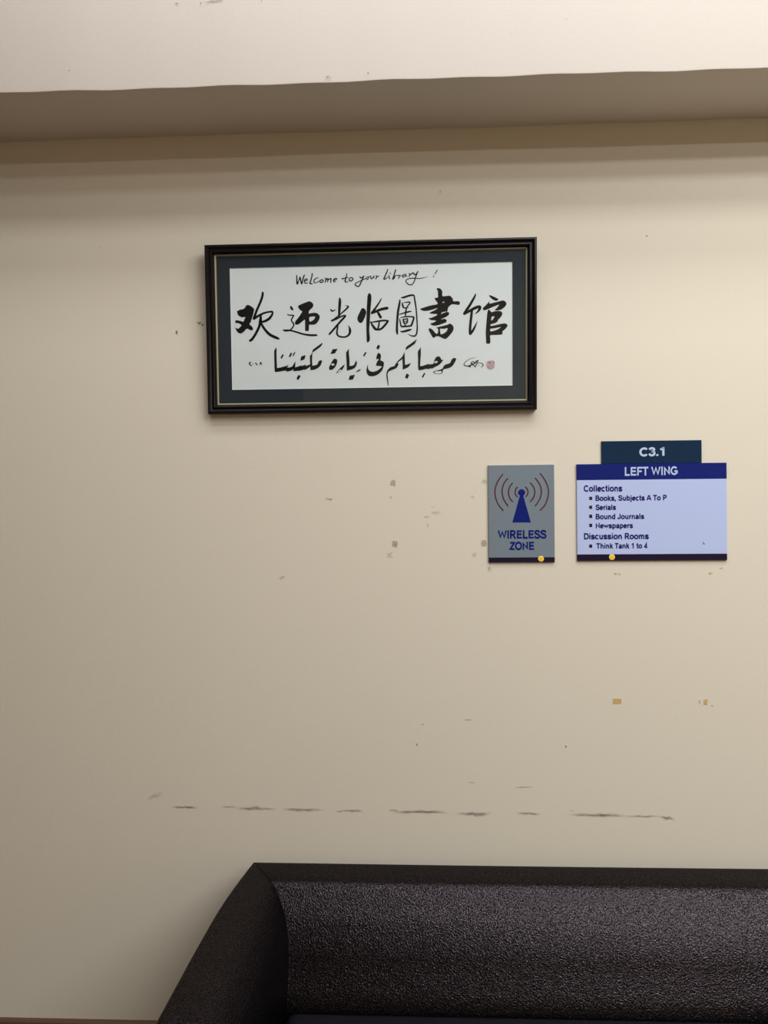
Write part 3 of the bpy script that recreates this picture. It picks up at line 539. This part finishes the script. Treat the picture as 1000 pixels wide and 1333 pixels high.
# ------------------------------------------------------------------ the wall signs
PT = 0.0058                                # panel face distance from the wall
def on_panel(p): return on_y(p, -PT-0.0003)
def wall_rect(tl, tr, br, bl, y):
    a, b, c, d = (on_y(p, y) for p in (tl, tr, br, bl))
    return (a.x+d.x)/2, (b.x+c.x)/2, (c.z+d.z)/2, (a.z+b.z)/2
def disc(mb, c, r, depth, m=0, n=28, y0=-PT):
    """c = centre in the photo, r = radius in photo pixels"""
    q = on_y(c, y0); R = r*(DIST-PT)/FOC
    ring = lambda k, y: [(q.x+R*k*math.cos(2*math.pi*i/n), y, q.z+R*k*math.sin(2*math.pi*i/n)) for i in range(n)]
    vs = ring(1, y0)+ring(1, y0-depth*0.6)+ring(0.9, y0-depth)
    mb.add(vs, [(j*n+i, (j*n)+(i+1) % n, (j+1)*n+(i+1) % n, (j+1)*n+i) for j in range(2) for i in range(n)]+[tuple(range(2*n, 3*n))], m)
def panel(name, x0, x1, z0, z1, m, parent, y1=-0.0008, y0=-PT):
    mb = MB(); b = 0.0006
    fr = [(x0, z0), (x1, z0), (x1, z1), (x0, z1)]; ins = [(x0+b, z0+b), (x1-b, z0+b), (x1-b, z1-b), (x0+b, z1-b)]
    vs = [(x, y1, z) for x, z in fr]+[(x, y0+b, z) for x, z in fr]+[(x, y0, z) for x, z in ins]
    mb.add(vs, [(j*4+c, j*4+(c+1) % 4, j*4+4+(c+1) % 4, j*4+4+c) for j in range(2) for c in range(4)]+[(8, 9, 10, 11), (3, 2, 1, 0)])
    return adopt(mb.build(name, m), parent)

# wireless sign
x0, x1, z0, z1 = wall_rect((635.3,606.0), (721.5,604.5), (722.4,731.7), (637.0,732.2), -PT)
ws = empty('wireless_sign', ((x0+x1)/2, 0, z0), 'small grey-blue wireless zone sign with blue mast and red signal waves', 'sign')
zs = on_y((680, 725.8), -PT).z
panel('panel', x0, x1, zs, z1, M['steel_panel'], ws)
panel('bottom_strip', x0, x1, z0, zs, M['strip'], ws)['label'] = 'dark violet strip along the bottom'
Z3 = lambda p: on_panel((620+p[0]/7.0175, 560+p[1]/7.0175))
mb = MB()
for a in ([(243,402),(205,455),(180,510),(171,568),(182,630),(207,685),(245,733)], [(288,442),(258,480),(241,525),(237,568),(246,615),(262,650),(290,692)],
          [(331,484),(308,515),(298,545),(295,568),(300,600),(312,628),(332,650)], [(377,521),(362,540),(357,565),(360,588),(377,607)],
          [(586,396),(628,455),(652,510),(661,568),(652,625),(628,685),(587,730)], [(541,438),(572,480),(590,520),(596,568),(588,610),(570,650),(542,690)],
          [(497,481),(520,510),(532,540),(536,568),(528,605),(515,630),(497,650)], [(452,521),(468,540),(474,565),(468,590),(453,607)]):
    stroke(mb, [(p[0], p[1], 5.6) for p in a], Z3)
adopt(mb.build('signal_waves', M['maroon']), ws)['label'] = 'four dark red arcs on each side of the mast'
mb = MB()
fill(mb, [[(415+33*math.cos(t*math.pi/14), 570+31*math.sin(t*math.pi/14)) for t in range(28)]], Z3)
fill(mb, [[(400,595),(430,595),(500,843),(331,843)]], Z3)
adopt(mb.build('mast_symbol', M['navy']), ws)
mb = MB()
text(mb, 'WIRELESS', 648.1, 711.6, 701.2, 700.9, 690.4, on_panel); text(mb, 'ZONE', 663.2, 696.5, 716.0, 715.8, 705.4, on_panel)
adopt(mb.build('lettering', M['navy']), ws)
def dot(c, parent):
    mb = MB(); disc(mb, c, 3.7, 0.0006, 1); disc(mb, c, 2.9, 0.0010, 0)
    o = adopt(mb.build('dot_sticker', [M['yellow'], M['rim']]), parent); o['label'] = 'round yellow dot sticker'
dot((704.4, 727.4), ws)

# directory sign
x0, x1, z0, z1 = wall_rect((751,604.6), (946.2,602), (946.9,729.2), (751.7,730), -PT)
ds = empty('directory_sign', ((x0+x1)/2, 0, z0), 'wide pale lavender directory sign with royal blue left wing header', 'sign')
zh = (on_y((751, 625.2), -PT).z+on_y((946, 623.2), -PT).z)/2; zs = (on_y((751, 721.6), -PT).z+on_y((946, 721.2), -PT).z)/2
panel('panel', x0, x1, zs, zh, M['lavender'], ds)
panel('header_band', x0, x1, zh, z1, M['header'], ds)['label'] = 'royal blue header band'
panel('bottom_strip', x0, x1, z0, zs, M['strip'], ds)['label'] = 'dark violet strip along the bottom'
mb = MB(); text(mb, 'LEFT WING', 813.7, 882.4, 619.3, 618.1, 608.2, on_panel, 0, 10)
adopt(mb.build('header_lettering', M['pale_text']), ds)
mb = MB()
for t in (('Collections', 760.1, 810.4, 640, 639.7, 631.8), ('Books, Subjects A To P', 775.4, 868.2, 652, 651.2, 645), ('Serials', 775.4, 802.2, 663.9, 663.7, 657),
          ('Bound Journals', 775.7, 839, 675.9, 675.5, 669), ('Newspapers', 775.8, 824.4, 687.7, 687.4, 680.8), ('Discussion Rooms', 760.4, 844.9, 702.1, 701.7, 694.2), ('Think Tank 1 to 4', 776, 843.5, 714.1, 713.7, 707.2)):
    text(mb, *t, on_panel)
adopt(mb.build('lettering', M['text']), ds)
for (y0_, y1_) in ((646.6,650.8), (658.2,662.4), (669.9,674.3), (681.7,686.1), (708.8,713)):
    mb = MB(); fill(mb, [[(767.2,y0_),(771.1,y0_),(771.1,y1_),(767.2,y1_)]], on_panel)
    adopt(mb.build('bullet_mark', M['bullet']), ds)
mb = MB(); fill(mb, [smooth_loop([(915,705.6),(917,707),(918.4,708.4),(916.6,708.6),(915.2,708.2)], 2)], on_panel)
adopt(mb.build('scratch_mark', M['scratch']), ds)
dot((796.8, 725.2), ds)

# room number plate standing on the directory sign's upper edge
x0, x1, _, z1n = wall_rect((783.1,574.7), (913.4,572.5), (914,602), (783.3,603.8), -PT+0.001)
rp = empty('room_number_plate', ((x0+x1)/2, 0, z1), 'dark teal room number plate above the directory sign', 'sign')
panel('panel', x0, x1, z1+0.0002, z1n, M['teal'], rp, y0=-PT+0.001)
mb = MB(); text(mb, 'C3.1', 832.6, 865, 594.1, 593.2, 582.9, lambda p: on_y(p, -PT+0.0007), 0, 12)
adopt(mb.build('lettering', M['pale_text']), rp)

# ------------------------------------------------------------------ the sofa
SX0, SY, SH = -0.4724, -0.06, 0.5808       # left outer rear corner of the back, its height
SX1 = SX0+1.78; SBOT = 0.10; SFRONT = 0.715
sofa = empty('sofa', ((SX0+SX1)/2, SY-0.36, 0), 'dark plum-black grained leather sofa with wide rounded arms against cream wall', 'sofa')
# (distance forward, distance inward, height) along the mitre where back and arm meet
PRF = smooth_loop([(0,0,0),(.034,.0245,-.0012),(.07,.0496,-.003),(.096,.0663,-.0062),(.1095,.0782,-.0150),(.1232,.0921,-.0292),(.1462,.1093,-.0545),(.1696,.1234,-.082),
                   (.2003,.1345,-.128),(.2188,.1373,-.164),(.2376,.1382,-.199),(.2498,.1380,-.222),(.258,.1379,-.244),(.263,.1375,-.27),(.266,.137,-.31)], 3, False)
def flare(d):
    ks = [(0,0),(.1,.0145),(.2,.0265),(.29,.0335),(.45,.0395),(.67,.0445),(.8,.046)]
    for (a, fa), (b, fb) in zip(ks, ks[1:]):
        if d <= b: return fa+(fb-fa)*(d-a)/(b-a)
    return ks[-1][1]
# back
mb = MB(); vs = []; NXS = 40
rear = [(0, 0, SBOT-SH), (0, 0, -0.3), (0, 0, -0.012), (0.0012, 0.0004, -0.005), (0.005, 0.002, -0.0012)]
bpr = rear+[p for p in PRF if p[0] > 0.008]+[(.266, .137, SBOT-SH)]
for i in range(NXS+1):
    t = i/NXS
    for (d, e, h) in bpr:
        xa, xb = SX0+e, SX1-e
        sag = -0.0018*math.sin(math.pi*t)*max(0, 1+h/0.1)
        vs.append((xa+(xb-xa)*t, SY-d, SH+h+sag))
k = len(bpr)
mb.add(vs, [(i*k+j, i*k+(j+1) % k, (i+1)*k+(j+1) % k, (i+1)*k+j) for i in range(NXS) for j in range(k)]+[tuple(range(k-1, -1, -1)), tuple(range(NXS*k, NXS*k+k))])
back = adopt(mb.build('backrest', M['leather'], smooth=True, sharp=45), sofa)
# arms: same section, swept forward, rolled over at the front
def arm(side):
    ap = [(0, 0.0, SBOT-SH), (0, 0, -0.3), (0, 0, -0.012), (0.0012, 0.0004, -0.005), (0.005, 0.002, -0.0012)]+[p for p in PRF if p[0] > 0.008]+[(.266, .137, SBOT-SH)]
    n = len(ap); nrm = []
    for i in range(n):
        a, b = ap[max(i-1, 0)], ap[min(i+1, n-1)]
        dx, dz = b[1]-a[1], b[2]-a[2]; l = math.hypot(dx, dz) or 1
        nrm.append((dz/l, -dx/l))
    st = []
    r = 0.05
    for j in range(21): st.append((j/20, 0.0))
    vs = []
    for t, _ in st:
        for (d, e, h) in ap:
            dd = d+(SFRONT-r-d)*t
            vs.append((SX0+e-flare(dd)+flare(d), SY-dd, SH+h))
    for q in range(1, 8):
        a = math.pi/2*q/7; ins = r*(1-math.cos(a)); dd = SFRONT-r+r*math.sin(a)
        for (d, e, h), (nx, nz) in zip(ap, nrm):
            vs.append((SX0+e-flare(dd)+flare(d)+nx*ins, SY-dd, max(SBOT, SH+h+nz*ins)))
    m_ = 21+7
    fs = [(i*n+j, (i+1)*n+j, (i+1)*n+(j+1) % n, i*n+(j+1) % n) for i in range(m_-1) for j in range(n)]
    fs += [tuple(range(n)), tuple(range((m_-1)*n+n-1, (m_-1)*n-1, -1))]
    if side > 0:
        vs = [(SX0+SX1-x, y, z) for x, y, z in vs]; fs = [tuple(reversed(f_)) for f_ in fs]
    o = adopt(mesh('armrest', vs, fs, M['leather'], None, None, True, 45), sofa)
    # stitched welt along the mitre
    path = [Vector((SX0+e, SY-d, SH+h)) for d, e, h in PRF[2:]]
    if side > 0: path = [Vector((SX0+SX1-p.x, p.y, p.z)) for p in path]
    tv, tf = [], []; rad = 0.0016
    for i, p in enumerate(path):
        t = (path[min(i+1, len(path)-1)]-path[max(i-1, 0)]).normalized(); a = t.cross(Vector((0, 1, 0.3))).normalized(); b = t.cross(a)
        tv += [p+a*rad*math.cos(c*math.pi/3)+b*rad*math.sin(c*math.pi/3) for c in range(6)]
    for i in range(len(path)-1): tf += [(i*6+c, i*6+(c+1) % 6, i*6+6+(c+1) % 6, i*6+6+c) for c in range(6)]
    s_ = mesh('seam', tv, tf, M['leather'], None, None, True); s_.parent = o
    return o
arm(-1); arm(1)
v, f = box(SX0+0.13, SX1-0.13, SY-0.69, SY-0.255, SBOT, 0.22)
adopt(mesh('seat_base', v, f, M['leather']), sofa)
v, f = rbox(SX0+0.136, SX1-0.136, SY-0.72, SY-0.258, 0.22, 0.336, 0.03, 5)
adopt(mesh('seat_cushion', v, f, M['cushion'], None, None, True, 60), sofa)
for (lx, ly) in ((SX0+0.05, SY-0.06), (SX0+0.05, SY-0.62), (SX1-0.05, SY-0.06), (SX1-0.05, SY-0.62)):
    n = 20; vs = [(lx+rr_*math.cos(2*math.pi*i/n), ly+rr_*math.sin(2*math.pi*i/n), z) for (rr_, z) in ((0.018, 0), (0.024, SBOT+0.004)) for i in range(n)]
    adopt(mesh('leg', vs, [(i, (i+1) % n, n+(i+1) % n, n+i) for i in range(n)]+[tuple(range(n-1, -1, -1)), tuple(range(n, 2*n))], M['foot'], None, None, True, 40), sofa)
